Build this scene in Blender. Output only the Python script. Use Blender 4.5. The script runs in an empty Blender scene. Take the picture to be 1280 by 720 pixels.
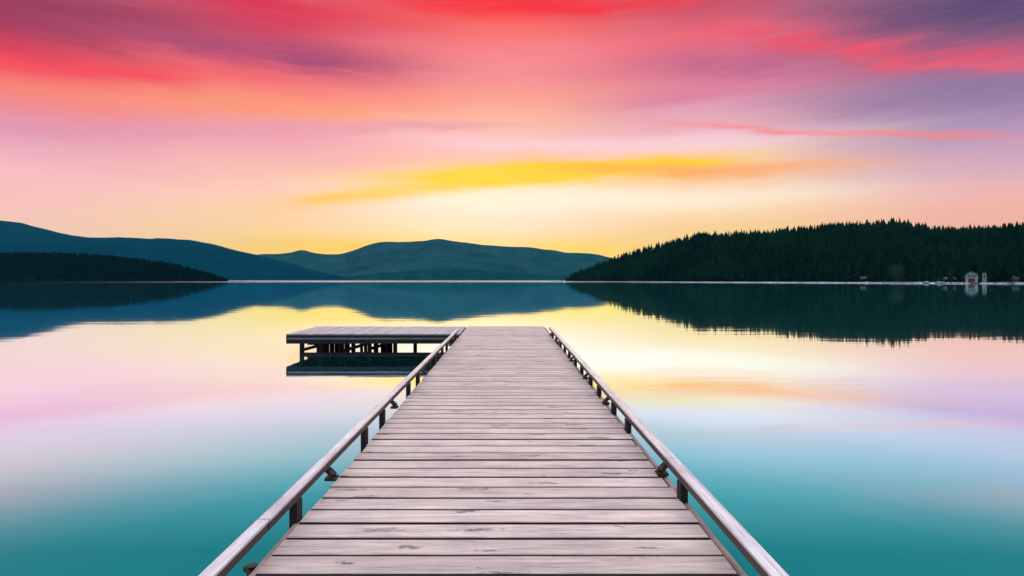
import bpy, math, random
import numpy as np
from mathutils import Vector, Matrix, noise as mnoise

R = random.Random(7)
F = 660.0          # focal length in photo pixels (1280 wide)
VX, VY = 634.0, 350.5   # vanishing point of the dock / horizon in the photo
HC = 2.1           # camera height above the water
DECK = 0.6         # deck height above the water

sc = bpy.context.scene
col = sc.collection

# ------------------------------------------------------------------ helpers
def lin(c):
    return tuple(((v/255)/12.92 if v/255 <= .04045 else ((v/255+.055)/1.055)**2.4) for v in c)

def tag(o, label=None, cat=None, group=None, kind=None):
    if label: o['label'] = label
    if cat: o['category'] = cat
    if group: o['group'] = group
    if kind: o['kind'] = kind
    return o

def empty(name, loc=(0, 0, 0), rz=0):
    o = bpy.data.objects.new(name, None)
    o.empty_display_size = .3
    o.location = loc; o.rotation_euler = (0, 0, rz)
    col.objects.link(o)
    return o

class MB:
    def __init__(s): s.v = []; s.f = []
    def box(s, cx, cy, cz, sx, sy, sz, bev=0.0, M=None, jit=0.0):
        """box with chamfered edges (centre, full size)"""
        hx, hy, hz = sx/2, sy/2, sz/2
        b = min(bev, hx*.9, hy*.9, hz*.9)
        base = len(s.v)
        pts = []
        if b <= 0:
            for z in (-hz, hz):
                for x, y in ((-hx, -hy), (hx, -hy), (hx, hy), (-hx, hy)):
                    pts.append(Vector((x, y, z)))
            fs = [(3, 2, 1, 0), (4, 5, 6, 7), (0, 1, 5, 4), (1, 2, 6, 5), (2, 3, 7, 6), (3, 0, 4, 7)]
        else:
            # four rings: bottom inset, bottom, top, top inset ; each ring octagonal in plan
            def ring(ix, z):
                x1, y1 = hx-ix, hy-ix
                c = b*.6
                return [Vector(p+(z,)) for p in ((-x1+c, -y1), (x1-c, -y1), (x1, -y1+c), (x1, y1-c), (x1-c, y1), (-x1+c, y1), (-x1, y1-c), (-x1, -y1+c))]
            for ix, z in ((b, -hz), (0, -hz+b), (0, hz-b), (b, hz)):
                pts += ring(ix, z)
            fs = [tuple(range(7, -1, -1)), tuple(range(24, 32))]
            for r in range(3):
                for k in range(8):
                    a = r*8+k; c2 = r*8+(k+1) % 8
                    fs.append((a, c2, c2+8, a+8))
        for p in pts:
            if M is not None: p = M @ p
            s.v.append((p.x+cx, p.y+cy, p.z+cz))
        s.f += [tuple(i+base for i in f) for f in fs]
    def cyl(s, p0, p1, r0, r1=None, n=12, cap=True):
        r1 = r0 if r1 is None else r1
        p0, p1 = Vector(p0), Vector(p1)
        d = (p1-p0).normalized()
        a = Vector((0, 0, 1)) if abs(d.z) < .9 else Vector((1, 0, 0))
        u = d.cross(a).normalized(); w = d.cross(u)
        base = len(s.v)
        for p, r in ((p0, r0), (p1, r1)):
            for k in range(n):
                t = 2*math.pi*k/n
                q = p + u*math.cos(t)*r + w*math.sin(t)*r
                s.v.append(tuple(q))
        for k in range(n):
            k2 = (k+1) % n
            s.f.append((base+k, base+k2, base+n+k2, base+n+k))
        if cap:
            s.f.append(tuple(base+k for k in range(n-1, -1, -1)))
            s.f.append(tuple(base+n+k for k in range(n)))
    def bar(s, p0, p1, w, h, bev=.004):
        p0, p1 = Vector(p0), Vector(p1)
        d = p1-p0; L = d.length
        q = d.to_track_quat('Y', 'Z').to_matrix()
        c = (p0+p1)/2
        s.box(c.x, c.y, c.z, w, L, h, bev, M=q)
    def poly(s, pts, faces):
        b = len(s.v); s.v += [tuple(p) for p in pts]; s.f += [tuple(i+b for i in f) for f in faces]
    def build(s, name, mat, parent=None, smooth=False):
        me = bpy.data.meshes.new(name)
        me.from_pydata(s.v, [], s.f); me.update()
        if smooth:
            me.polygons.foreach_set('use_smooth', [True]*len(me.polygons))
        me.materials.append(mat)
        o = bpy.data.objects.new(name, me)
        col.objects.link(o)
        if parent: o.parent = parent
        return o

def npmesh(name, V, Fc, mat, smooth=False):
    me = bpy.data.meshes.new(name)
    V = np.asarray(V, dtype=np.float32); Fc = np.asarray(Fc, dtype=np.int32)
    k = Fc.shape[1]
    me.vertices.add(len(V)); me.vertices.foreach_set('co', V.ravel())
    me.loops.add(Fc.size); me.loops.foreach_set('vertex_index', Fc.ravel())
    me.polygons.add(len(Fc))
    me.polygons.foreach_set('loop_start', np.arange(len(Fc), dtype=np.int32)*k)
    me.update(calc_edges=True); me.validate()
    if smooth: me.polygons.foreach_set('use_smooth', np.ones(len(Fc), dtype=bool))
    me.materials.append(mat)
    o = bpy.data.objects.new(name, me); col.objects.link(o)
    return o

# node helpers ---------------------------------------------------------------
class NT:
    def __init__(s, tree): s.t = tree
    def n(s, typ, **kw):
        nd = s.t.nodes.new(typ)
        for k, v in kw.items(): setattr(nd, k, v)
        return nd
    def link(s, a, b): s.t.links.new(a, b)
    def put(s, sock, v):
        if hasattr(v, 'is_linked') or isinstance(v, bpy.types.NodeSocket): s.link(v, sock)
        else: sock.default_value = v
    def m(s, op, a, b=0.0, c=None, clamp=False):
        nd = s.n('ShaderNodeMath', operation=op, use_clamp=clamp)
        s.put(nd.inputs[0], a); s.put(nd.inputs[1], b)
        if c is not None: s.put(nd.inputs[2], c)
        return nd.outputs[0]
    def mix(s, f, a, b, typ='MIX'):
        nd = s.n('ShaderNodeMix', data_type='RGBA', blend_type=typ)
        s.put(nd.inputs[0], f)
        for i, v in ((6, a), (7, b)):
            if isinstance(v, tuple): nd.inputs[i].default_value = (v[0], v[1], v[2], 1)
            else: s.link(v, nd.inputs[i])
        return nd.outputs[2]
    def ramp(s, f, stops, interp='LINEAR'):
        nd = s.n('ShaderNodeValToRGB'); cr = nd.color_ramp; cr.interpolation = interp
        s.put(nd.inputs[0], f)
        while len(cr.elements) < len(stops): cr.elements.new(.5)
        for e, (p, c) in zip(cr.elements, sorted(stops, key=lambda q: q[0])):
            e.position = p
            c = c if isinstance(c, tuple) else (c, c, c)
            e.color = (c[0], c[1], c[2], 1)
        return nd.outputs[0]
    def noise(s, vec, scale, detail=3, rough=.5, dist=0.0, out=0):
        nd = s.n('ShaderNodeTexNoise'); s.link(vec, nd.inputs['Vector'])
        nd.inputs['Scale'].default_value = scale; nd.inputs['Detail'].default_value = detail
        nd.inputs['Roughness'].default_value = rough; nd.inputs['Distortion'].default_value = dist
        return nd.outputs[out]
    def mapping(s, vec, scale, loc=(0, 0, 0), rot=(0, 0, 0)):
        nd = s.n('ShaderNodeMapping'); s.link(vec, nd.inputs[0])
        nd.inputs['Scale'].default_value = scale; nd.inputs['Location'].default_value = loc
        nd.inputs['Rotation'].default_value = rot
        return nd.outputs[0]

def new_mat(name):
    m = bpy.data.materials.new(name); m.use_nodes = True
    nt = NT(m.node_tree)
    bs = m.node_tree.nodes['Principled BSDF']
    return m, nt, bs

def bump(nt, bs, h, strength, dist):
    b = nt.n('ShaderNodeBump'); b.inputs['Strength'].default_value = strength; b.inputs['Distance'].default_value = dist
    nt.link(h, b.inputs['Height']); nt.link(b.outputs[0], bs.inputs['Normal'])

# ------------------------------------------------------------------ materials
def wood_mat(name, base, dark, axis='X', knots=True, rough=.72, grainc=1.0, islands=True, edge=None, tone=1.0, gap_shade=False):
    m, nt, bs = new_mat(name)
    geo = nt.n('ShaderNodeNewGeometry')
    tc = nt.n('ShaderNodeTexCoord')
    pos = tc.outputs['Object']
    rnd = geo.outputs['Random Per Island']
    # shift the grain for every board
    comb = nt.n('ShaderNodeCombineXYZ')
    sh = nt.m('MULTIPLY', rnd, 37.0)
    nt.link(sh, comb.inputs[0]); nt.link(sh, comb.inputs[2])
    add = nt.n('ShaderNodeVectorMath', operation='ADD'); nt.link(pos, add.inputs[0]); nt.link(comb.outputs[0], add.inputs[1])
    p = add.outputs[0]
    st = (1.3, 26, 26) if axis == 'X' else ((26, 1.3, 26) if axis == 'Y' else (26, 26, 1.3))
    st2 = (.5, 7, 7) if axis == 'X' else ((7, .5, 7) if axis == 'Y' else (7, 7, .5))
    g1 = nt.noise(nt.mapping(p, st), 3.0, 5, .65, .6)
    g2 = nt.noise(nt.mapping(p, st2), 2.0, 4, .6, 1.2)
    blot = nt.noise(p, 1.7, 4, .6)
    c = nt.ramp(g2, [(.18, dark), (.5, tuple((a*.55+b*.45) for a, b in zip(base, dark))), (.72, base)])
    gf = nt.ramp(g1, [(.30, .60), (.5, .97), (.7, 1.06)])
    gm = nt.mix(grainc, (1, 1, 1), gf)
    c = nt.mix(1.0, c, gm, 'MULTIPLY')
    v = nt.ramp(rnd, [(0, .80), (.3, .95), (.6, 1.0), (.85, 1.08), (1, .9)]) if islands else None
    if v is not None: c = nt.mix(1.0, c, v, 'MULTIPLY')
    bl = nt.ramp(blot, [(.3, (.80, .78, .80)), (.55, (1, 1, 1)), (.75, (1.07, 1.03, 1.0))])
    c = nt.mix(1.0, c, bl, 'MULTIPLY')
    h = nt.m('MULTIPLY', g1, 1.0)
    if knots:
        # sparse knots and splits, elongated along the board
        kp = nt.mapping(p, (1.5, 6.5, 1) if axis == 'X' else (6.5, 1.5, 1))
        vo = nt.n('ShaderNodeTexVoronoi', feature='F1', voronoi_dimensions='2D'); vo.inputs['Scale'].default_value = 1.0
        vo.inputs['Randomness'].default_value = 1.0
        wn = nt.noise(p, 14, 4, .6, out=1)
        sub = nt.n('ShaderNodeVectorMath', operation='MULTIPLY_ADD'); nt.link(wn, sub.inputs[0]); sub.inputs[1].default_value = (.5, .5, .5); nt.link(kp, sub.inputs[2])
        nt.link(sub.outputs[0], vo.inputs['Vector'])
        sep = nt.n('ShaderNodeSeparateColor'); nt.link(vo.outputs['Color'], sep.inputs[0])
        pick = nt.m('GREATER_THAN', sep.outputs[0], .45)
        size = nt.m('MULTIPLY', sep.outputs[1], .21)
        k = nt.m('LESS_THAN', vo.outputs['Distance'], size)
        soft = nt.m('SUBTRACT', 1.0, nt.m('DIVIDE', vo.outputs['Distance'], nt.m('ADD', size, .02)), clamp=True)
        kk = nt.m('MULTIPLY', nt.m('MULTIPLY', pick, nt.m('POWER', soft, .6)), nt.ramp(nt.noise(nt.mapping(p, st), 2.2, 4), [(.38, 0), (.50, 1)]))
        c = nt.mix(nt.m('MULTIPLY', kk, .9, clamp=True), c, (.055, .05, .05))
        h = nt.m('SUBTRACT', h, kk)
    if gap_shade:
        # shade of the gaps painted into the colour: board sides near black, tops unchanged
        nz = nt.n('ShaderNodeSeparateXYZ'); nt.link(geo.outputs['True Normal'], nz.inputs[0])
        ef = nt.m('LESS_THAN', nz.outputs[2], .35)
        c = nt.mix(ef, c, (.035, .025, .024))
    if tone != 1.0: c = nt.mix(1.0, c, (tone, tone, tone), 'MULTIPLY')
    nt.link(c, bs.inputs['Base Color'])
    bs.inputs['Roughness'].default_value = rough
    bs.inputs['Specular IOR Level'].default_value = .35
    bump(nt, bs, h, .5, .004)
    return m

MDECK = wood_mat('deck_planks', (.67, .535, .485), (.37, .285, .26), gap_shade=True)
MPLAT = wood_mat('platform_planks', (.50, .44, .44), (.34, .30, .30), knots=False)
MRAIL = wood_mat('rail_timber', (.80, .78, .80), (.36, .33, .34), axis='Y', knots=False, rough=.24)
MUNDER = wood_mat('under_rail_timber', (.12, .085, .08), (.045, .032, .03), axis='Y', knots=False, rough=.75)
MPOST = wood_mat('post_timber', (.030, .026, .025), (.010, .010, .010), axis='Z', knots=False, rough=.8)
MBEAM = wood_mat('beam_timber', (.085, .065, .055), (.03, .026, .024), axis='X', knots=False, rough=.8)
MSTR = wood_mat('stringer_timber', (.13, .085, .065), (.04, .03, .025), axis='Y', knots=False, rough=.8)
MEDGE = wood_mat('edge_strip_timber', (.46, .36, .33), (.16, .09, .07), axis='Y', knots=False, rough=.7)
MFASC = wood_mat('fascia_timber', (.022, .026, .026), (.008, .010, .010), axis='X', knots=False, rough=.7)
MFLINE = wood_mat('fascia_strip_timber', (.26, .26, .27), (.16, .16, .17), axis='X', knots=False)
MIRON, nt, bs = new_mat('dark_iron')
tc = nt.n('ShaderNodeTexCoord')
nn = nt.noise(tc.outputs['Object'], 22, 4, .6)
nt.link(nt.ramp(nn, [(.35, (.012, .012, .013)), (.7, (.06, .035, .025))]), bs.inputs['Base Color'])
bs.inputs['Metallic'].default_value = .5; bs.inputs['Roughness'].default_value = .55
bump(nt, bs, nn, .4, .002)

def noisy(name, c1, c2, scale, rough=.85, bmp=0.0, bdist=1.0, detail=5, stretch=(1, 1, 1)):
    m, nt, bs = new_mat(name)
    tc = nt.n('ShaderNodeTexCoord')
    v = nt.mapping(tc.outputs['Object'], stretch)
    a = nt.noise(v, scale, detail, .62)
    nt.link(nt.ramp(a, [(.32, c1), (.68, c2)]), bs.inputs['Base Color'])
    bs.inputs['Roughness'].default_value = rough
    bs.inputs['Specular IOR Level'].default_value = 0.0 if 'forest' in name or 'slope' in name else .15
    if bmp: bump(nt, bs, nt.noise(v, scale*4, 4, .6), bmp, bdist)
    return m

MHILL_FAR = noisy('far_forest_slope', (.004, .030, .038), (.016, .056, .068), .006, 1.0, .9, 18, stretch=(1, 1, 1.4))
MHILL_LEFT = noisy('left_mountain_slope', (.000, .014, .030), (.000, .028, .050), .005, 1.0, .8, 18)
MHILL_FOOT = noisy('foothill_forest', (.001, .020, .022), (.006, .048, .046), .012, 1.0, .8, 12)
MFLOOR = noisy('forest_floor', (.001, .004, .003), (.002, .007, .005), .05, 1.0, .4, 3)
MSHORE = noisy('pale_gravel_shore', (.06, .07, .07), (.40, .42, .41), .12, .9, .5, .3)
MWHITE = noisy('white_painted_boards', (.20, .29, .27), (.33, .41, .39), 1.2, .6)
MROOF = noisy('pale_green_roof', (.12, .20, .18), (.20, .29, .27), 1.5, .6)
MGREY = noisy('grey_weathered_boards', (.16, .19, .18), (.30, .33, .32), .8, .8)
MDIM = noisy('brown_cabin_boards', (.035, .035, .03), (.075, .07, .06), .8, .8)
MDIMROOF = noisy('grey_cabin_roof', (.03, .035, .035), (.06, .065, .065), .8, .7)
MRED = noisy('red_hull_paint', (.24, .05, .06), (.34, .08, .09), 1.0, .4)
MHULL = noisy('pale_hull_paint', (.38, .40, .42), (.55, .57, .58), 1.0, .35)
MBARK = noisy('bark', (.03, .025, .02), (.06, .05, .04), 3, .9)
MPALELEAF = noisy('pale_willow_leaves', (.008, .040, .026), (.02, .075, .048), .6, .8)
MROCK = noisy('shore_rock', (.16, .18, .18), (.42, .43, .44), .7, .9, .6, .4)
MGLASS, nt, bs = new_mat('dark_window_glass')
bs.inputs['Base Color'].default_value = (.01, .02, .025, 1); bs.inputs['Roughness'].default_value = .15
bs.inputs['Metallic'].default_value = 0

def conifer_mat(name, c1, c2):
    m, nt, bs = new_mat(name)
    geo = nt.n('ShaderNodeNewGeometry'); tc = nt.n('ShaderNodeTexCoord')
    oi = nt.n('ShaderNodeObjectInfo')
    a = nt.noise(tc.outputs['Object'], .35, 4, .6)
    big = nt.noise(tc.outputs['Object'], .018, 4, .6)
    s = nt.m('ADD', nt.m('MULTIPLY', geo.outputs['Random Per Island'], .35), nt.m('ADD', nt.m('MULTIPLY', a, .4), nt.m('MULTIPLY', nt.m('SUBTRACT', big, .35), 1.3)))
    nt.link(nt.ramp(s, [(.2, c1), (.95, c2)]), bs.inputs['Base Color'])
    bs.inputs['Roughness'].default_value = .95; bs.inputs['Specular IOR Level'].default_value = 0.0
    return m
MCON = conifer_mat('conifer_needles', (.0006, .0040, .0028), (.005, .024, .013))
MCON_L = conifer_mat('dark_headland_needles', (.0005, .0015, .0022), (.001, .003, .004))

# water ----------------------------------------------------------------------
MWATER = bpy.data.materials.new('lake_water'); MWATER.use_nodes = True
nt = NT(MWATER.node_tree); MWATER.node_tree.nodes.clear()
out = nt.n('ShaderNodeOutputMaterial')
geo = nt.n('ShaderNodeNewGeometry')
pos = geo.outputs['Position']
sep = nt.n('ShaderNodeSeparateXYZ'); nt.link(pos, sep.inputs[0])
# gentle swell left over after a calm evening
w1 = nt.noise(nt.mapping(pos, (.22, .9, 1)), 1.0, 3, .55)
w2 = nt.noise(nt.mapping(pos, (.03, .09, 1)), 1.0, 2, .5)
hh = nt.m('ADD', nt.m('MULTIPLY', w1, .25), nt.m('MULTIPLY', w2, 1.0))
bp = nt.n('ShaderNodeBump'); bp.inputs['Strength'].default_value = .35; bp.inputs['Distance'].default_value = .035
nt.link(hh, bp.inputs['Height'])
lw = nt.n('ShaderNodeLayerWeight'); lw.inputs['Blend'].default_value = .5
fac = nt.ramp(lw.outputs['Facing'], [(.5, .008), (.60, .015), (.645, .04), (.675, .12), (.70, .26), (.73, .46), (.765, .74), (.80, .95), (1.0, .985)])
# wind-ruffled band far out on the lake
wob = nt.noise(nt.mapping(pos, (.002, .004, 1)), 1.0, 3, .6)
yy = nt.m('ADD', sep.outputs[1], nt.m('MULTIPLY', nt.m('SUBTRACT', wob, .5), 300))
ruf = nt.ramp(nt.m('DIVIDE', yy, 3000), [(0, 0), (.17, 0), (.23, 1), (.44, 1), (.56, .0), (1, 0)])
sidem = nt.n('ShaderNodeMapRange', interpolation_type='SMOOTHSTEP'); nt.link(sep.outputs[0], sidem.inputs[0])
sidem.inputs[1].default_value = -620; sidem.inputs[2].default_value = -380
rough = nt.m('ADD', .028, nt.m('MULTIPLY', nt.m('MULTIPLY', ruf, sidem.outputs[0]), .12))
dif = nt.n('ShaderNodeBsdfDiffuse')
bodyn = nt.noise(nt.mapping(pos, (.05, .08, 1)), 1.0, 3, .5)
deep = nt.ramp(bodyn, [(.3, (.002, .135, .142)), (.7, (.005, .175, .170))])
shal = nt.ramp(bodyn, [(.3, (.05, .36, .39)), (.7, (.09, .45, .47))])
bank = nt.m('ADD', nt.m('DIVIDE', sep.outputs[1], 12.0), nt.m('MULTIPLY', nt.m('SUBTRACT', bodyn, .5), .12))
nt.link(nt.mix(nt.ramp(bank, [(0, 0), (.33, .03), (.52, 1), (.75, 1), (1, .0)]), deep, shal), dif.inputs['Color'])
gl = nt.n('ShaderNodeBsdfGlossy'); gl.distribution = 'GGX'
cg = nt.n('ShaderNodeCombineXYZ'); cg.inputs[0].default_value = 1.03; cg.inputs[1].default_value = 1.25; cg.inputs[2].default_value = 1.40
nt.link(cg.outputs[0], gl.inputs['Color'])
nt.link(rough, gl.inputs['Roughness']); nt.link(bp.outputs[0], gl.inputs['Normal'])
gr = nt.n('ShaderNodeBsdfGlossy'); gr.distribution = 'GGX'; gr.inputs['Roughness'].default_value = .55
gr.inputs['Color'].default_value = (.82, 1, 1, 1)
share = nt.ramp(lw.outputs['Facing'], [(.5, .3), (.70, .45), (.76, .50), (.782, .48), (.797, .40), (.816, .0), (.85, 0), (1, 0)])
gm = nt.n('ShaderNodeMixShader'); nt.link(share, gm.inputs[0]); nt.link(gl.outputs[0], gm.inputs[1]); nt.link(gr.outputs[0], gm.inputs[2])
mx = nt.n('ShaderNodeMixShader'); nt.link(fac, mx.inputs[0]); nt.link(dif.outputs[0], mx.inputs[1]); nt.link(gm.outputs[0], mx.inputs[2])
nt.link(mx.outputs[0], out.inputs[0])

# ------------------------------------------------------------------ sky (world, by direction)
world = bpy.data.worlds.new('World'); sc.world = world; world.use_nodes = True
nt = NT(world.node_tree); world.node_tree.nodes.clear()
wout = nt.n('ShaderNodeOutputWorld')
def azel(px, py):
    u, v = (px-VX)/F, (VY-py)/F
    return math.atan2(u, 1), math.atan2(v, math.sqrt(1+u*u))
tc = nt.n('ShaderNodeTexCoord'); d = tc.outputs['Generated']
sp = nt.n('ShaderNodeSeparateXYZ'); nt.link(d, sp.inputs[0])
az0 = nt.m('ARCTAN2', sp.outputs[0], sp.outputs[1])
el0 = nt.m('ARCSINE', nt.m('MAXIMUM', sp.outputs[2], 0.0))
cv = nt.n('ShaderNodeCombineXYZ'); nt.link(nt.m('MULTIPLY', az0, 2.6), cv.inputs[0]); nt.link(nt.m('MULTIPLY', el0, 15.0), cv.inputs[1])
rot = nt.mapping(cv.outputs[0], (1, 1, 1), rot=(0, 0, math.radians(-4)))
n1 = nt.noise(rot, 1.3, 4, .55, .3)
n2 = nt.noise(nt.mapping(rot, (1, 1, 1), loc=(7, 3, 0)), .9, 3, .5)
n3 = nt.noise(nt.mapping(rot, (1.6, 2.2, 1), loc=(2, 9, 0)), 2.0, 6, .62, .5)
el = nt.m('ADD', el0, nt.m('MULTIPLY', nt.m('SUBTRACT', n1, .5), .034))
el = nt.m('ADD', el, nt.m('MULTIPLY', nt.m('SUBTRACT', n3, .5), .015))
az = nt.m('ADD', az0, nt.m('MULTIPLY', nt.m('SUBTRACT', n2, .5), .20))
ELMAX = 1.6
def column(px, pts, top):
    st = []
    for py, c in pts:
        st.append((max(0.0, azel(px, py)[1]/ELMAX), lin(c)))
    st += [(.36, top[0]), (.50, top[1]), (1, (.86, .98, 1.04))]
    return nt.ramp(nt.m('DIVIDE', el, ELMAX), st)
top = [(.70, .42, .50), (.84, .88, .94)]
cols = [
 (0,   [(290, (254, 206, 182)), (250, (253, 194, 186)), (210, (249, 186, 190)), (170, (230, 158, 182)), (140, (232, 142, 158)), (110, (243, 125, 120)), (80, (245, 88, 98)), (55, (215, 66, 90)), (25, (180, 55, 88)), (0, (160, 52, 84))]),
 (320, [(310, (255, 210, 120)), (285, (253, 210, 155)), (250, (251, 205, 178)), (210, (246, 184, 178)), (180, (238, 165, 178)), (150, (242, 156, 158)), (130, (250, 155, 128)), (105, (249, 125, 122)), (75, (226, 90, 112)), (50, (200, 74, 104)), (25, (215, 66, 92)), (0, (222, 60, 84))]),
 (640, [(315, (255, 212, 110)), (302, (255, 216, 155)), (284, (255, 222, 192)), (265, (255, 228, 208)), (250, (255, 236, 216)), (230, (255, 226, 196)), (205, (252, 200, 165)), (180, (246, 190, 190)), (155, (252, 188, 165)), (125, (250, 165, 148)), (95, (247, 145, 150)), (60, (248, 136, 142)), (30, (250, 110, 104)), (0, (247, 74, 82))]),
 (900, [(310, (254, 205, 130)), (280, (254, 210, 150)), (245, (255, 226, 195)), (215, (250, 200, 165)), (180, (243, 205, 215)), (160, (238, 175, 185)), (135, (226, 162, 182)), (110, (224, 132, 158)), (80, (216, 112, 140)), (40, (236, 106, 122)), (0, (190, 84, 110))]),
 (1240, [(285, (253, 180, 152)), (245, (246, 180, 172)), (205, (212, 166, 188)), (175, (188, 150, 182)), (140, (160, 132, 168)), (100, (134, 106, 148)), (60, (165, 88, 125)), (30, (112, 74, 114)), (0, (84, 62, 104))]),
]
cc = None; prev = None
for px, pts in cols:
    r = column(px, pts, top)
    a = azel(px, 300)[0]
    if cc is None: cc = r
    else:
        mr = nt.n('ShaderNodeMapRange', interpolation_type='SMOOTHSTEP')
        nt.link(az, mr.inputs[0]); mr.inputs[1].default_value = prev; mr.inputs[2].default_value = a
        cc = nt.mix(mr.outputs[0], cc, r)
    prev = a
# long cloud streaks: (px, py, half length, half height, tilt deg (up to the right +), colour, strength, texture)
STREAKS = [
 (45, 8, 190, 22, -3, (152, 48, 84), .8, 0),
 (310, 62, 190, 14, -7, (160, 68, 112), 1.0, .5),
 (110, 82, 190, 13, -5, (250, 78, 92), .8, .2),
 (230, 125, 230, 14, -3, (252, 150, 118), .75, .2),
 (150, 160, 260, 11, -1, (218, 146, 176), .5, .4),
 (690, 0, 220, 11, 1, (250, 60, 68), .85, .2),
 (930, 80, 110, 14, 3, (172, 92, 138), .6, .8),
 (1200, 8, 210, 24, 0, (90, 64, 110), .7, .3),
 (1180, 118, 200, 20, 2, (146, 116, 158), .6, .2),
 (1090, 60, 190, 13, -8, (238, 88, 110), 1.1, 1.0),
 (1180, 84, 110, 6, -5, (240, 100, 118), .8, .8),
 (880, 120, 130, 8, 6, (214, 112, 150), .5, .5),
 (1070, 163, 190, 4.5, -3, (246, 132, 128), .95, .3),
 (740, 176, 260, 8, 0, (248, 206, 216), .75, .4),
 (480, 158, 170, 6, 0, (226, 146, 172), .7, .6),
 (500, 238, 120, 9, 7, (255, 192, 20), 1.2, .3),
 (700, 214, 185, 12, 3, (255, 206, 0), 2.2, .35),
 (890, 211, 190, 8, 0, (251, 168, 105), .9, .25),
 (760, 246, 260, 11, 0, (255, 238, 214), .8, .1),
 (455, 309, 160, 9, 0, (255, 200, 50), .7, .1),
 (710, 311, 85, 11, 0, (255, 214, 90), .6, .1),
]
for px, py, hl, hh_, tilt, c, s, tx in STREAKS:
    a0, e0 = azel(px, py)
    t = math.radians(tilt)
    k = 1/(1+((px-VX)/F)**2)
    pa = azel(px-hl*math.cos(t), py+hl*math.sin(t)); pb = azel(px+hl*math.cos(t), py-hl*math.sin(t))
    t = math.atan2(pb[1]-pa[1], pb[0]-pa[0])
    a0 = (pa[0]+pb[0])/2; e0 = (e0*2+pa[1]+pb[1])/4
    sa, se = math.hypot(pb[0]-pa[0], pb[1]-pa[1])/2, hh_/F*math.sqrt(k)
    da = nt.m('SUBTRACT', az, a0); de = nt.m('SUBTRACT', el, e0)
    x = nt.m('ADD', nt.m('MULTIPLY', da, math.cos(t)/sa), nt.m('MULTIPLY', de, math.sin(t)/sa))
    y = nt.m('ADD', nt.m('MULTIPLY', de, math.cos(t)/se), nt.m('MULTIPLY', da, -math.sin(t)/se))
    q = nt.m('ADD', nt.m('POWER', nt.m('ABSOLUTE', x), 2.4), nt.m('MULTIPLY', y, y))
    g = nt.m('EXPONENT', nt.m('MULTIPLY', q, -1.0))
    g = nt.m('MULTIPLY', g, s)
    if tx:
        tn = nt.m('ADD', 1-tx*.5, nt.m('MULTIPLY', nt.m('SUBTRACT', n3, .45), tx*3.2), clamp=False)
        g = nt.m('MULTIPLY', g, tn)
    g = nt.m('MINIMUM', nt.m('MAXIMUM', g, 0), 1)
    cc = nt.mix(g, cc, lin(c))
# fine wisps
n5 = nt.noise(nt.mapping(rot, (1.0, 2.6, 1), loc=(4, 1, 0), rot=(0, 0, math.radians(3))), 3.2, 9, .68, .9)
wl = nt.ramp(el0, [(0, 0), (.12, .25), (.30, .9), (.5, 1), (1, 1)])
wf = nt.m('MULTIPLY', nt.m('SUBTRACT', nt.ramp(n5, [(.36, 0), (.66, 1)]), .5), wl)
cc = nt.mix(nt.m('MAXIMUM', nt.m('MULTIPLY', wf, .12), 0), cc, (1.0, .42, .40))
cc = nt.mix(nt.m('MAXIMUM', nt.m('MULTIPLY', wf, -.07), 0), cc, (.42, .14, .28))
# behind the viewer the dusk sky cools down
side = nt.n('ShaderNodeMapRange', interpolation_type='SMOOTHSTEP'); nt.link(nt.m('ABSOLUTE', az0), side.inputs[0])
side.inputs[1].default_value = 1.0; side.inputs[2].default_value = 2.2
cc = nt.mix(nt.m('MULTIPLY', side.outputs[0], .8), cc, (.36, .40, .52))
upm = nt.n('ShaderNodeMapRange', interpolation_type='SMOOTHSTEP'); nt.link(el0, upm.inputs[0])
upm.inputs[1].default_value = .56; upm.inputs[2].default_value = .85; upm.inputs[3].default_value = 1.0; upm.inputs[4].default_value = 3.0
bg1 = nt.n('ShaderNodeBackground'); hs = nt.n('ShaderNodeHueSaturation'); hs.inputs['Saturation'].default_value = 1.05; nt.link(cc, hs.inputs['Color']); cc = hs.outputs[0]
nt.link(cc, bg1.inputs[0]); 
glow = nt.ramp(el0, [(0, .88), (.08, .89), (.13, .92), (.24, .92), (.34, .88), (1, .88)])
nt.link(nt.m('MULTIPLY', upm.outputs[0], nt.m('DIVIDE', glow, .88)), bg1.inputs[1])
sky = nt.n('ShaderNodeTexSky', sky_type='NISHITA'); sky.sun_disc = False
SUN_EL, SUN_AZ = math.radians(2.6), math.radians(-6)
sky.sun_elevation = SUN_EL; sky.sun_rotation = SUN_AZ
bg2 = nt.n('ShaderNodeBackground'); nt.link(sky.outputs[0], bg2.inputs[0]); bg2.inputs[1].default_value = .012
ad = nt.n('ShaderNodeAddShader'); nt.link(bg1.outputs[0], ad.inputs[0]); nt.link(bg2.outputs[0], ad.inputs[1])
nt.link(ad.outputs[0], wout.inputs['Surface'])
world.cycles.sampling_method = 'MANUAL'; world.cycles.sample_map_resolution = 512

sun = bpy.data.lights.new('sun', 'SUN'); sun.energy = 2.0; sun.angle = math.radians(.5); sun.color = (1, .62, .36)
so = bpy.data.objects.new('sun', sun); col.objects.link(so)
sd = Vector((math.sin(SUN_AZ)*math.cos(SUN_EL), math.cos(SUN_AZ)*math.cos(SUN_EL), math.sin(SUN_EL)))
so.rotation_euler = sd.to_track_quat('Z', 'Y').to_euler()
so.location = (0, 0, 30)

# ------------------------------------------------------------------ camera
cam = bpy.data.cameras.new('camera'); co = bpy.data.objects.new('camera', cam); col.objects.link(co)
cam.sensor_width = 36; cam.lens = 36*F/1280
cam.shift_x = (640-VX)/1280; cam.shift_y = -(360-VY)/1280
cam.clip_start = .05; cam.clip_end = 40000
co.location = (0, 0, HC); co.rotation_euler = (math.pi/2, 0, 0)
sc.camera = co

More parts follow.
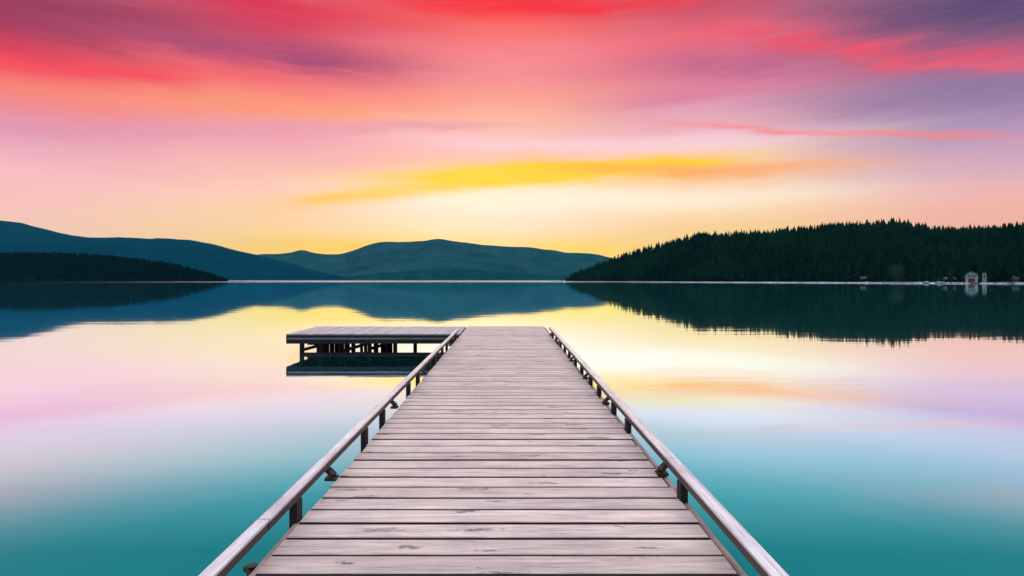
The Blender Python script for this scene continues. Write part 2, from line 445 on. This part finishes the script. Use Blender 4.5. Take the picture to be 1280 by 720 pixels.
# ------------------------------------------------------------------ water
W = MB()
xs = [-7200, -1200, -200, 0, 200, 1200, 7200]; ys = [-800, -60, 0, 60, 300, 1200, 8600]
V = [(x, y, 0) for y in ys for x in xs]
Fc = [(j*7+i, j*7+i+1, (j+1)*7+i+1, (j+1)*7+i) for j in range(6) for i in range(6)]
water = npmesh('water', V, Fc, MWATER); tag(water, kind='structure')

# ------------------------------------------------------------------ mountains and hills
def interp(tab, x):
    if x <= tab[0][0]: return tab[0][1]
    for (a, b), (c, d_) in zip(tab, tab[1:]):
        if x <= c: return b + (d_-b)*(x-a)/(c-a)
    return tab[-1][1]
def interps(tab, x, w=12):
    return sum(interp(tab, x+k*w/2) for k in (-2, -1, 0, 1, 2))/5

def ground_pt(px, dist, z=0):
    """point whose forward distance is dist, in the direction of photo column px"""
    return Vector(((px-VX)/F*dist, dist, z))

def hill(name, sil, ridge_d, front_d, back_w, mat, npx=260, nt_=26, rough=.05, seed=0, drop=0.0, wob=.04, shape=1.0):
    px0, px1 = sil[0][0], sil[-1][0]
    Vs = []; ncol = npx+1; rows = nt_+9
    for i in range(ncol):
        px = px0+(px1-px0)*i/npx
        rd = interps(ridge_d, px, 30) if isinstance(ridge_d, list) else ridge_d
        fd = interps(front_d, px, 30) if isinstance(front_d, list) else front_d
        H = max(0.0, (VY-interps(sil, px, 5))/F*rd + HC*1 - drop)
        for j in range(rows):
            if j <= nt_:
                t = j/nt_
                dd = fd+(rd-fd)*t
                z = H*(math.sin(t*math.pi/2)**shape)
            else:
                t = (j-nt_)/8
                dd = rd+back_w*t
                z = H*(1-t*t) - 2*t
            p = ground_pt(px, dd)
            amp = H*rough*4*(math.sin(min(1, j/nt_)*math.pi)) if j <= nt_ else 0
            nz = mnoise.fractal(Vector((p.x/(rd*.12)+seed, dd/(rd*.10), seed*1.7)), 1.0, 2.0, 5)
            # gullies that run down the slope
            gl_ = mnoise.fractal(Vector((p.x/(rd*.035)+seed*3, dd/(rd*.3), 4.2)), 1.0, 2.0, 3)
            z2 = z + amp*(nz*.9+gl_*.45)
            if j == 0: z2 = -1.5
            Vs.append((p.x, dd, max(z2, -1.5) if j < nt_ else z2))
    Fc = [(i*rows+j, (i+1)*rows+j, (i+1)*rows+j+1, i*rows+j+1) for i in range(npx) for j in range(rows-1)]
    o = npmesh(name, Vs, Fc, mat, smooth=True)
    tag(o, kind='structure')
    return o, (px0, px1, npx, rows, Vs)

sil_left = [(-700, 300), (-400, 284), (-200, 270), (-80, 272), (0, 277), (30, 281), (60, 289), (90, 295), (110, 297), (150, 297), (200, 299), (240, 302), (265, 305), (290, 312), (315, 318), (335, 322), (370, 332), (400, 340), (430, 346), (450, 350)]
sil_mid = [(200, 345), (250, 332), (300, 321), (330, 318), (345, 318), (365, 316), (377, 312), (390, 316), (405, 318), (425, 318), (445, 312), (460, 306), (480, 302), (510, 303), (530, 302), (550, 299), (562, 301), (590, 306), (620, 308), (660, 309), (690, 315), (710, 318), (725, 317), (745, 319), (770, 324), (850, 330), (1000, 335), (1300, 338), (1700, 345)]
sil_foot = [(405, 350), (440, 346), (480, 341), (530, 337), (570, 335), (610, 338), (650, 342), (700, 344), (760, 345), (900, 346), (1000, 350)]
hill('mountain_ridge', sil_mid, 4600, 3500, 900, MHILL_FAR, npx=420, seed=3.1, rough=.03)
hill('mountain_slope', sil_left, 3600, 2700, 700, MHILL_LEFT, npx=380, seed=8.4, rough=.03)
hill('foothills', sil_foot, 3300, 2900, 300, MHILL_FOOT, npx=200, seed=5.2, rough=.04)

# right wooded hill
sil_r = [(690, 350.5), (697, 348), (705, 343), (720, 336), (745, 327), (770, 319), (800, 311), (830, 303), (860, 295), (880, 291.5), (920, 290), (960, 289), (1000, 286), (1030, 283), (1060, 280), (1090, 278), (1130, 279.5), (1160, 284), (1190, 288), (1220, 287), (1250, 285), (1280, 282), (1400, 272), (1550, 280), (1750, 300)]
shore_r = [(690, 900), (740, 780), (800, 660), (900, 540), (1000, 460), (1100, 405), (1200, 365), (1280, 345), (1450, 310), (1750, 290)]
ridge_r = [(690, 930), (740, 900), (800, 860), (900, 800), (1000, 760), (1100, 730), (1200, 700), (1280, 680), (1450, 640), (1750, 600)]
TREEH = 13.0
hr, dr = hill('wooded_hill', sil_r, ridge_r, [(a, b+7) for a, b in shore_r], 260, MFLOOR, npx=260, seed=1.3, rough=.007, drop=TREEH*1.0)

# left headland
sil_h = [(-500, 322), (-300, 312), (-120, 314), (0, 316), (60, 316), (110, 318), (150, 322), (190, 325.5), (220, 330), (250, 337), (275, 343), (288, 349), (294, 350.5)]
hl, dl = hill('headland', sil_h, 1250, 1000, 160, MFLOOR, npx=160, seed=9.3, rough=.02, drop=TREEH*.6)

def sample_hill(data, u, t_row):
    px0, px1, npx, rows, Vs = data
    i = min(int(u*npx), npx-1); f = u*npx-i
    j = min(int(t_row), rows-2); g = t_row-j
    a = Vector(Vs[i*rows+j]).lerp(Vector(Vs[i*rows+j+1]), g)
    b = Vector(Vs[(i+1)*rows+j]).lerp(Vector(Vs[(i+1)*rows+j+1]), g)
    return a.lerp(b, f)

# conifer prototypes (numpy): tiers of ragged cones
def conifer_np(seed, sides=8, tiers=5, h=1.0, w=.17):
    r = random.Random(seed)
    V = []; T = []
    V += [(-.012, -.012, -.05), (.012, -.012, -.05), (0, .014, -.05), (0, 0, .5)]
    T += [(0, 1, 3), (1, 2, 3), (2, 0, 3)]
    for k in range(tiers):
        z0 = .10+.80*k/tiers*(1+.05*r.uniform(-1, 1))
        z1 = min(1.0, z0+1.35/tiers*(1-.1*k/tiers)+.08)
        if k == tiers-1: z1 = 1.0
        rad = w*(1-k/tiers)**.85*r.uniform(.8, 1.15)+.012
        b = len(V)
        ph = r.uniform(0, 6.28)
        for s_ in range(sides):
            a = ph+2*math.pi*s_/sides
            rr = rad*(r.uniform(.85, 1.25) if s_ % 2 == 0 else r.uniform(.45, .7))
            V.append((math.cos(a)*rr, math.sin(a)*rr, z0-.05*r.uniform(0, 1)*(1 if s_ % 2 == 0 else -.4)))
        V.append((r.uniform(-.01, .01), r.uniform(-.01, .01), z1))
        for s_ in range(sides):
            T.append((b+s_, b+(s_+1) % sides, b+sides))
    return np.array(V, dtype=np.float32), np.array(T, dtype=np.int32)

def forest(name, pts, mat, seed=1, protos=None):
    rs = np.random.RandomState(seed)
    protos = protos or [conifer_np(k, 7, 4, w=.20) for k in range(6)]
    VV = []; TT = []; off = 0
    for (p, h) in pts:
        V, T = protos[rs.randint(len(protos))]
        a = rs.uniform(0, 6.28); c, s = math.cos(a), math.sin(a)
        sw = h*rs.uniform(.85, 1.35)
        X = V.copy()
        X[:, 0] = (V[:, 0]*c-V[:, 1]*s)*sw + p.x
        X[:, 1] = (V[:, 0]*s+V[:, 1]*c)*sw + p.y
        X[:, 2] = V[:, 2]*h + p.z
        VV.append(X); TT.append(T+off); off += len(V)
    return npmesh(name, np.concatenate(VV), np.concatenate(TT), mat)

pts = []
rr = random.Random(11)
def right_u(px): return (px-690)/(1750-690)
for k in range(9000):
    px = 692+(1560-692)*rr.random()**1.0
    t = rr.uniform(.0, 25.4)
    p = sample_hill(dr, right_u(px), t)
    if p.z < .8: continue
    h = TREEH*(.52+.75*rr.random()**2.2)*(1+.18*mnoise.noise(Vector((p.x*.02, p.y*.02, 0))))
    h *= .45+.55*min(1, (px-692)/90)
    pts.append((p-Vector((0, 0, .4)), h))
fo = forest('forest', pts, MCON); tag(fo, 'dense dark green conifer forest covering the hill on the right shore', 'forest', kind='stuff')
pts = []
for k in range(5000):
    u = rr.random()
    p = sample_hill(dl, u, rr.uniform(0, 26.5))
    if p.z < .5: continue
    px = VX+p.x/p.y*F
    h = TREEH*rr.uniform(.6, .95)*(.45+.55*min(1, max(0, (292-px))/70))
    pts.append((p-Vector((0, 0, .4)), h))
fo2 = forest('forest', pts, MCON_L, 5); tag(fo2, 'nearly black wood on the low headland at the left of the lake', 'forest', kind='stuff')

# individual conifers along the skyline of the right hill
pines = []
for k in range(7):
    V_, T_ = conifer_np(100+k, 10, 7, w=.15+.03*(k % 3))
    me = bpy.data.meshes.new('pine_tree')
    me.from_pydata([tuple(v) for v in V_.tolist()], [], [tuple(t) for t in T_.tolist()]); me.materials.append(MCON); me.update()
    pines.append(me)
px = 702.0; n = 0
while px < 1300:
    p = sample_hill(dr, right_u(px), 26+rr.uniform(-.8, .5))
    o = bpy.data.objects.new('pine_tree', pines[rr.randrange(7)])
    h = TREEH*rr.uniform(.75, 1.25)
    if rr.random() < .18: h *= 1.22
    if 1070 < px < 1150 and rr.random() < .35: h *= 1.2
    h *= .45+.55*min(1, (px-692)/90)
    o.location = p-Vector((0, 0, .5)); o.scale = (h*rr.uniform(.85, 1.2),)*2+(h,); o.rotation_euler = (0, 0, rr.uniform(0, 6.28))
    col.objects.link(o)
    tag(o, 'dark conifer standing on the skyline of the wooded hill on the right', 'tree', 'conifers along the hill skyline')
    px += rr.uniform(2.6, 6.0); n += 1

# ------------------------------------------------------------------ right shore strip
def strip(name, tab, w0, w1, z, mat, px0, px1, n=160, seed=0):
    V = []
    for i in range(n+1):
        px = px0+(px1-px0)*i/n
        d0 = interps(tab, px, 20)
        wv = w1*(1+.35*mnoise.noise(Vector((px*.05, seed, 0))))
        for dd, zz in ((d0-w0, -.25), (d0, z*.4), (d0+wv*.5, z), (d0+wv, z*1.6)):
            p = ground_pt(px, dd, zz+(.45 if px > 1030 else .25)*mnoise.noise(Vector((px*.22, dd*.2, seed))))
            V.append(tuple(p))
    Fc = [(i*4+j, (i+1)*4+j, (i+1)*4+j+1, i*4+j+1) for i in range(n) for j in range(3)]
    o = npmesh(name, V, Fc, mat, smooth=True)
    tag(o, kind='structure'); return o
strip('shore', shore_r, 2, 14, .55, MSHORE, 692, 1700, n=700, seed=2)
strip('far_shore', [(180, 2500), (1100, 2500)], 4, 60, 1.6, MSHORE, 180, 760, seed=5)

def shore_pt(px, back=0.0, z=0.5):
    p = ground_pt(px, interps(shore_r, px, 20)+back, z)
    return p
def facing(p): return math.atan2(-p.x, p.y)

# white gambrel boathouse
def gable_part(mb, w, d, z0, prof):
    """extruded profile (list of (x,z)) along y from -d/2 to d/2"""
    n = len(prof)
    P = [(x, -d/2, z) for x, z in prof]+[(x, d/2, z) for x, z in prof]
    fs = [tuple(range(n)), tuple(range(2*n-1, n-1, -1))]+[(i, i+n, (i+1) % n+n, (i+1) % n) for i in range(n)]
    mb.poly(P, fs)

p = shore_pt(1214.5, 6, .4)
bh = empty('boathouse', p, facing(p))
tag(bh, 'small white boathouse with a rounded barn roof at the water edge of the right shore', 'boathouse')
m = MB(); gable_part(m, 6.6, 6, 0, [(-3.2, 0), (3.2, 0), (3.2, 4.0), (2.3, 6.2), (0, 7.4), (-2.3, 6.2), (-3.2, 4.0)]); m.build('wall', MWHITE, bh)
m = MB()
prof = [(-3.9, 3.6), (-2.7, 6.5), (0, 8.0), (2.7, 6.5), (3.9, 3.6), (3.55, 3.6), (2.45, 6.25), (0, 7.55), (-2.45, 6.25), (-3.55, 3.6)]
n_ = len(prof)
P = [(x, -3.5, z) for x, z in prof]+[(x, 3.3, z) for x, z in prof]
fs = [(i, i+1, n_-2-i, n_-1-i) for i in range(4)] + [(n_-1-i+n_, n_-2-i+n_, i+1+n_, i+n_) for i in range(4)] + [(i, i+n_, (i+1) % n_+n_, (i+1) % n_) for i in range(n_)]
m.poly(P, fs); m.build('roof', MROOF, bh)
dm = MB(); dm.box(0, -3.06, 1.6, 3.4, .12, 3.0, .02); door = dm.build('door', MDIM, bh)
for x in (-1.5, 0, 1.5):
    wm = MB(); wm.box(x, -3.05, 4.6, 1.0, .10, 1.2, .02); wf = wm.build('window', MDIMROOF, bh)
    wm = MB(); wm.box(x, -3.12, 4.6, .8, .03, 1.0, 0); wm.build('pane', MGLASS, wf)

# slim pale shed beside it
p = shore_pt(1230.5, 12, .5)
sh = empty('lookout_shed', p, facing(p))
tag(sh, 'narrow pale grey tower-like shed just right of the white boathouse', 'shed')
m = MB(); m.box(0, 0, 3.2, 2.3, 2.3, 6.4, .03); m.build('wall', MGREY, sh)
m = MB(); m.poly([(-1.5, -1.5, 6.4), (1.5, -1.5, 6.4), (1.5, 1.5, 6.4), (-1.5, 1.5, 6.4), (0, 0, 7.6)], [(0, 1, 4), (1, 2, 4), (2, 3, 4), (3, 0, 4), (3, 2, 1, 0)]); m.build('roof', MDIMROOF, sh)
m = MB(); m.box(0, -1.2, 4.2, .9, .08, 1.1, .01); m.build('window', MGLASS, sh)

def cabin(px, back, w, d, hw, label, wallm, roofm, z=.6):
    p = shore_pt(px, back, z)
    c = empty('cabin', p, facing(p)); tag(c, label, 'cabin', 'cabins along the right shore')
    m = MB(); m.box(0, 0, hw/2, w, d, hw, .03); m.build('wall', wallm, c)
    m = MB(); hr_ = hw+w*.22
    P = [(-w/2-.5, -d/2-.5, hw-.1), (w/2+.5, -d/2-.5, hw-.1), (w/2+.5, d/2+.5, hw-.1), (-w/2-.5, d/2+.5, hw-.1), (-w/2-.3, 0, hr_), (w/2+.3, 0, hr_)]
    m.poly(P, [(0, 1, 5, 4), (2, 3, 4, 5), (0, 4, 3), (1, 2, 5), (3, 2, 1, 0)]); m.build('roof', roofm, c)
    for x in (-w*.28, w*.28):
        m = MB(); m.box(x, -d/2-.04, hw*.55, 1.1, .08, 1.1, .01); m.build('window', MGLASS, c)
    m = MB(); m.box(0, -d/2-.04, 1.05, 1.0, .08, 2.1, .01); m.build('door', MDIM, c)
cabin(1262, 16, 9, 6, 2.6, 'low grey-roofed cabin near the right edge of the photo, right of the narrow shed', MDIM, MDIMROOF)
cabin(1186, 18, 7, 5, 2.5, 'small dim cabin in the trees left of the white boathouse', MDIM, MDIMROOF)
cabin(1083, 20, 8, 5, 2.8, 'dim cabin under the trees left of the pale willow', MDIM, MDIMROOF)

def shore_dock(px0, px1, out, label, w=2.4, z=.75):
    a = shore_pt(px0, -out, 0); b = shore_pt(px1, -out, 0)
    c = (a+b)/2; L = (b-a).length
    ang = math.atan2(b.y-a.y, b.x-a.x)
    o = empty('jetty', (c.x, c.y, 0), ang); tag(o, label, 'jetty', 'jetties on the right shore')
    m = MB(); nb = int(L/.4)
    for k in range(nb): m.box(-L/2+(k+.5)*L/nb, 0, z, L/nb-.04, w, .1, 0)
    m.build('decking', MGREY, o)
    m = MB(); m.box(0, -w/2+.05, z-.2, L, .1, .28, 0); m.build('beam', MHULL, o)
    k = 0
    while k*3.5 <= L:
        for s in (-1, 1):
            m = MB(); m.cyl((-L/2+.2+k*3.4, s*(w/2-.25), -1), (-L/2+.2+k*3.4, s*(w/2-.25), z+.5), .13, n=8); m.build('pile', MBEAM, o)
        k += 1
shore_dock(1112, 1147, 5, 'broad grey jetty lying in front of the pale willow', 3.4, .9)
shore_dock(1181, 1211, 4, 'pale jetty running left from the white boathouse', 2.4)
shore_dock(1226, 1268, 4, 'pale jetty running right from the narrow shed', 2.4)

def boat(px, out, L, ang, label, hull, name='rowing_boat', cabin_=False):
    p = shore_pt(px, -out, 0)
    o = empty(name, (p.x, p.y, 0), ang); tag(o, label, 'boat', 'small boats moored on the right shore')
    m = MB(); N = 10; P = []
    for i in range(N+1):
        t = i/N; x = (t-.5)*L
        w = .22*L*math.sin(min(1, (1-t)*1.7)*math.pi/2)**.7*(.85+.15*t) if t < 1 else .02
        w = max(w, .02)
        zt = .55+.35*t*t
        P += [(x, -w, zt), (x, -w*.75, .05), (x, 0, -.18), (x, w*.75, .05), (x, w, zt), (x, w*.85, zt-.04), (x, 0, .18), (x, -w*.85, zt-.04)]
    fs = [(i*8+j, i*8+(j+1) % 8, (i+1)*8+(j+1) % 8, (i+1)*8+j) for i in range(N) for j in range(8)]
    fs += [tuple(range(7, -1, -1)), tuple(N*8+k for k in range(8))]
    m.poly(P, fs); m.build('hull', hull, o)
    for x in (-L*.2, L*.12):
        m = MB(); m.box(x, 0, .5, .3, .34*L, .06, .005); m.build('seat', MGREY, o)
    if cabin_:
        m = MB(); m.box(.05*L, 0, 1.0, .32*L, .26*L, .9, .1); c = m.build('cabin', MHULL, o)
        m = MB(); m.box(.05*L, 0, 1.1, .33*L, .22*L, .35, .02); m.build('window', MGLASS, c)
boat(1216.5, 7.5, 4.6, .15, 'red rowing boat in front of the white boathouse', MRED)
boat(1221.5, 8.5, 3.6, -.2, 'smaller red boat moored just right of the first red boat', MRED)
boat(1157, 7, 6.5, .1, 'pale motor boat moored right of the broad grey jetty', MHULL, 'motor_boat', True)
boat(1174, 7, 5.5, 2.9, 'pale motor boat close to the left end of the boathouse jetty', MHULL, 'motor_boat', True)
boat(1104, 6, 5.0, .3, 'pale open boat moored left of the broad grey jetty', MHULL)
boat(1263, 8, 5.0, 3.2, 'pale open boat at the right end of the last jetty', MHULL)

rlab = 'rounded grey boulder lying at the water edge of the right shore'
for k in range(46):
    px = rr.uniform(1035, 1275)
    if k < 20: px = rr.uniform(1060, 1110)
    p = shore_pt(px, rr.uniform(-2.5, 3.0), 0)
    s = rr.uniform(.35, 1.0)
    P = []; nu, nv = 7, 4
    for j in range(nv+1):
        th = math.pi*j/nv
        for i in range(nu):
            a = 2*math.pi*i/nu
            q = Vector((math.sin(th)*math.cos(a), math.sin(th)*math.sin(a), math.cos(th)*.6))
            q *= s*(1+.35*mnoise.noise(q*1.4+Vector((k, 0, 0))))
            P.append((q.x, q.y, q.z+s*.15))
    fs = [(j*nu+i, (j+1)*nu+i, (j+1)*nu+(i+1) % nu, j*nu+(i+1) % nu) for j in range(nv) for i in range(nu)]
    m = MB(); m.poly(P, fs); o = m.build('boulder', MROCK); o.location = p
    tag(o, rlab, 'rock', 'boulders at the right water edge')

# pale willow on the right shore
def willow(px, back, h, wid, label, leaves=6500):
    p = shore_pt(px, back, .4)
    t = empty('willow_tree', p); tag(t, label, 'tree')
    m = MB(); m.cyl((0, 0, -.3), (.3, 0, h*.35), .45, .3, 8)
    for k in range(7):
        a = k*.9; m.cyl((.3, 0, h*.33), (math.cos(a)*wid*.3, math.sin(a)*wid*.3, h*rr.uniform(.6, .85)), .2, .05, 6)
    m.build('trunk', MBARK, t)
    cl = [(Vector((rr.gauss(0, wid*.2), rr.gauss(0, wid*.2), h*rr.uniform(.3, .9))), wid*rr.uniform(.13, .24)) for _ in range(22)]
    V = []; T = []
    for k in range(leaves):
        c, r = cl[rr.randrange(22)]
        q = c+Vector((rr.gauss(0, r*.5), rr.gauss(0, r*.5), rr.gauss(0, r*.8)-abs(rr.gauss(0, r*.7))))
        s = rr.uniform(.14, .32)
        n0 = Vector((rr.gauss(0, 1), rr.gauss(0, 1), rr.gauss(0, .6))).normalized()
        u = n0.orthogonal().normalized()*s; w = n0.cross(u)
        b = len(V); V += [tuple(q-u*.5), tuple(q+w*.6), tuple(q+u*.5), tuple(q-w*.9)]; T.append((b, b+1, b+2, b+3))
    o = npmesh('crown', V, T, MPALELEAF); o.parent = t
willow(1122, 5, 15, 9, 'pale green leafy tree on the right shore behind the broad grey jetty')

# ------------------------------------------------------------------ the dock
XL, XR = -1.285, 1.185         # deck edges
YE = 17.2                      # far end
PITCH = F*1.5*.000193
Y0 = F*1.5/367.75              # one gap seen at the bottom of the photo
dock = empty('boardwalk_dock', (0, 8, 0))
tag(dock, 'long weathered grey plank dock with low rails running straight out over the lake', 'dock')
OFF = Vector((0, -8, 0))
def shift(m):
    m.v = [(x, y-8, z) for x, y, z in m.v]; return m
m = MB()
y = Y0-PITCH*21
ends = []
while y < YE-.05:
    gap = .028+R.uniform(-.005, .007)
    jl, jr = R.uniform(-.012, .012), R.uniform(-.012, .012)
    tz = R.uniform(-.002, .002)
    M = Matrix.Rotation(R.uniform(-.0012, .0012), 3, 'Z') @ Matrix.Rotation(R.uniform(-.0006, .0006), 3, 'Y') @ Matrix.Rotation(R.uniform(-.008, .008), 3, 'X')
    w = XR+jr-(XL+jl)
    m.box((XR+jr+XL+jl)/2, y+PITCH/2, DECK-.0225+tz, w, PITCH-gap, .045, .004, M=M)
    y += PITCH
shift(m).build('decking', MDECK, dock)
# stringers
for x in (XL+.09, -.05, XR-.09):
    m = MB(); m.box(x, 7.5, DECK-.045-.11, .09, 19.4, .22, .006); shift(m).build('stringer', MSTR, dock)
# cross beams and piles
yb = -1.0
while yb < 17.3:
    m = MB(); m.box((XL+XR)/2, yb, DECK-.27-.075, XR-XL+.10, .12, .15, .006); shift(m).build('cross_beam', MBEAM, dock)
    for x in (XL+.16, XR-.16):
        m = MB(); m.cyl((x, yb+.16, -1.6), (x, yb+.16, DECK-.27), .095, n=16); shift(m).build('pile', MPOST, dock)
    m = MB(); m.bar((XL+.2, yb+.02+.16, -.35), (XR-.2, yb+.16, DECK-.3), .09, .05); shift(m).build('brace', MPOST, dock)
    yb += 2.6
# trim strips along the plank ends
m = MB(); m.box(XL-.022, 1.15, DECK-.035, .038, 4.3, .05, .005); shift(m).build('edge_strip', MEDGE, dock)
m = MB(); m.box(XR+.030, 8.0, DECK-.045, .036, 18.2, .07, .005); shift(m).build('edge_strip', MEDGE, dock)
# end board
m = MB(); m.box((XL+XR)/2, YE+.05, DECK-.10, XR-XL, .04, .2, .004); shift(m).build('end_board', MEDGE, dock)

# rails (bull rails) with their short posts and iron brackets
def rail(xi, xo, yend, posts, brackets, side, joints):
    """xi inner face, xo outer face"""
    zt, zb = DECK+.190, DECK+.122
    ys_ = [-1.2]+joints+[yend]
    root = None
    for a, b in zip(ys_, ys_[1:]):
        cx = (xi+xo)/2+R.uniform(-.003, .003)
        w = abs(xo-xi)
        m = MB()
        # rail section profile: softly rounded top
        hw = w/2
        zc = zt-.016
        prof = [(-hw, zc), (hw, zc), (hw, zt-.006), (hw-.002, zt-.002), (hw-.007, zt), (-hw+.007, zt), (-hw+.002, zt-.002), (-hw, zt-.006)]
        n_ = 14
        P = []
        for k in range(n_+1):
            yv = a+.004+(b-a-.008)*k/n_
            dx = .004*mnoise.noise(Vector((yv*.7, side, 0))); dz = .004*mnoise.noise(Vector((yv*.6, side, 5)))
            P += [(cx+x+dx, yv, z+dz) for x, z in prof]
        fs = [(k*8+j, (k+1)*8+j, (k+1)*8+(j+1) % 8, k*8+(j+1) % 8)[::-1] for k in range(n_) for j in range(8)]
        fs += [tuple(range(8)), tuple(n_*8+j for j in range(7, -1, -1))]
        m.poly(P, fs)
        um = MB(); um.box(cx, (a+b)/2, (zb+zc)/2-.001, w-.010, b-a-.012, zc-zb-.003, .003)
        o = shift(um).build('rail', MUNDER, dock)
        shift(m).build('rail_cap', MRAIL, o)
        if root is None: root = o
        for yp in [q for q in posts if a <= q < b]:
            pm = MB(); px_ = xi+side*.026
            pm.box(px_, yp, (DECK+zb)/2-.10, .05, .085, zb-DECK+.20, .004)
            shift(pm).build('post', MPOST, o)
        for yp in [q for q in brackets if a <= q < b]:
            bm_ = MB(); px_ = xi+side*.02
            bm_.box(px_, yp, DECK+.012, .085, .085, .024, .005)
            bm_.bar((px_-side*.02, yp, DECK+.03), (px_+side*.035, yp+.01, DECK+.075), .06, .03)
            shift(bm_).build('bracket', MIRON, o)
lp = [-.6, .9, 2.25, 3.32, 4.92, 5.62, 7.1, 7.85, 9.0, 9.7, 10.8, 11.6, 12.6, 13.5]
lb = [3.98, 6.2, 8.4, 10.3, 12.1]
rp = [-.6, .7, 2.0, 3.62, 5.25, 5.95, 6.9, 7.6, 8.5, 9.3, 10.2, 11.0, 11.9, 12.9, 13.9, 14.9, 15.8, 16.7]
rb = [4.08, 6.4, 8.05, 9.8, 12.4, 14.4]
rail(-1.303, -1.372, 14.1, lp, lb, -1, [2.9, 6.6, 10.4])
rail(1.175, 1.255, 14.9, rp, rb, 1, [3.9, 7.3, 10.7])
# iron bracing below the left edge near the viewer
for yv in (2.25, 2.75):
    m = MB(); m.bar((XL+.02, yv, DECK-.34), (XL-.13, yv+.18, DECK-.10), .05, .03)
    m.bar((XL-.02, yv+.10, DECK-.13), (XL-.17, yv+.20, DECK-.10), .045, .03)
    m.cyl((XL-.13, yv+.18, DECK-.16), (XL-.13, yv+.18, DECK-.08), .028, n=12)
    shift(m).build('side_bracket', MIRON, dock)

# ------------------------------------------------------------------ side platform at the far end
PX0, PX1, PY0, PY1 = -6.20, -1.33, 14.8, 17.2
pf = empty('side_platform', ((PX0+PX1)/2, (PY0+PY1)/2, 0))
tag(pf, 'low timber platform on dark posts joining the far left end of the long dock', 'platform')
cx0, cy0 = (PX0+PX1)/2, (PY0+PY1)/2
def lc(m): m.v = [(x-cx0, y-cy0, z) for x, y, z in m.v]; return m
m = MB(); x = PX0
while x < PX1-.05:
    w = min(.19, PX1-x)
    m.box(x+w/2, cy0, DECK-.02+R.uniform(-.0015, .0015), w-.010, PY1-PY0, .04, .004); x += .19
lc(m).build('decking', MPLAT, pf)
for (yv, nm) in ((PY0+.03, 'fascia'), (PY1-.03, 'fascia')):
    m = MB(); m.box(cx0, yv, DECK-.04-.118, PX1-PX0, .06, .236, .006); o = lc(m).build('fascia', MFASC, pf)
m = MB(); m.box(cx0, PY0-.012, DECK-.135, PX1-PX0-.10, .022, .05, .004); lc(m).build('trim_strip', MFLINE, pf)
m = MB(); m.box(PX0+.03, cy0, DECK-.04-.118, .06, PY1-PY0-.13, .236, .006); lc(m).build('fascia', MFASC, pf)
# (px in the photo, y, width)
for (pxx, yv, w) in [(377.5, 15.0, .13), (408, 15.6, .17), (415, 16.2, .14), (427, 15.3, .15), (441.7, 16.6, .13), (462, 15.1, .12), (479, 15.9, .15), (487, 16.6, .18), (494, 15.3, .12), (398, 16.9, .12), (452, 16.95, .10), (519, 16.9, .12)]:
    xv = (pxx-VX)/F*yv
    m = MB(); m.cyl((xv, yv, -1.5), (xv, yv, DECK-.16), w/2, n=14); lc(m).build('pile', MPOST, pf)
for (a, b, yv) in [(377.5, 415, 15.45), (427, 462, 15.2), (462, 494, 15.7)]:
    xa, xb = (a-VX)/F*yv, (b-VX)/F*yv
    m = MB(); m.bar((xa, yv, .06), (xb, yv, .30), .06, .09); lc(m).build('brace', MPOST, pf)
for (a, b, yv, z) in [(379, 560, 14.95, .02), (385, 402, 15.7, .22), (441, 462, 16.7, .20)]:
    xa, xb = (a-VX)/F*yv, min((b-VX)/F*yv, PX1-.1)
    m = MB(); m.box((xa+xb)/2, yv, z, xb-xa, .09, .07, .004); lc(m).build('waler', MPOST, pf)
for (pxx, yv, w) in [(402, 15.1, .12), (434, 16.0, .16), (470, 16.4, .15), (483, 15.3, .12), (421, 16.9, .14), (457, 16.2, .10)]:
    xv = (pxx-VX)/F*yv
    m = MB(); m.cyl((xv, yv, -1.5), (xv, yv, DECK-.16), w/2, n=14); lc(m).build('pile', MPOST, pf)
for yv in (15.4, 16.0, 16.6):
    m = MB(); m.box(cx0, yv, DECK-.04-.09, PX1-PX0-.14, .08, .16, .004); lc(m).build('joist', MPOST, pf)

# ------------------------------------------------------------------ haze
hm = bpy.data.materials.new('evening_haze'); hm.use_nodes = True
t = hm.node_tree; t.nodes.clear(); nt = NT(t)
o_ = nt.n('ShaderNodeOutputMaterial'); pv = nt.n('ShaderNodeVolumePrincipled')
pv.inputs['Color'].default_value = (.10, .70, .90, 1); pv.inputs['Density'].default_value = 2.2e-5
pv.inputs['Anisotropy'].default_value = 0.0
nt.link(pv.outputs[0], o_.inputs['Volume'])
USE_HAZE = True
if USE_HAZE:
    m = MB(); m.box(0, 3950, 322, 15000, 9900, 650, 0); hz = m.build('haze', hm)
    tag(hz, 'thin bluish evening air over the lake between the dock and the far mountains', 'haze', kind='stuff')

# ------------------------------------------------------------------ render settings
sc.render.engine = 'CYCLES'
sc.cycles.use_denoising = True
try: sc.cycles.denoiser = 'OPENIMAGEDENOISE'
except Exception: pass
sc.cycles.max_bounces = 6; sc.cycles.diffuse_bounces = 2; sc.cycles.glossy_bounces = 4; sc.cycles.volume_bounces = 0
sc.cycles.sample_clamp_indirect = 5
sc.cycles.caustics_reflective = False; sc.cycles.caustics_refractive = False
sc.view_settings.view_transform = 'Standard'
sc.view_settings.look = 'None'
sc.view_settings.exposure = 0.0; sc.view_settings.gamma = 1.0
sc.view_settings.use_curve_mapping = False
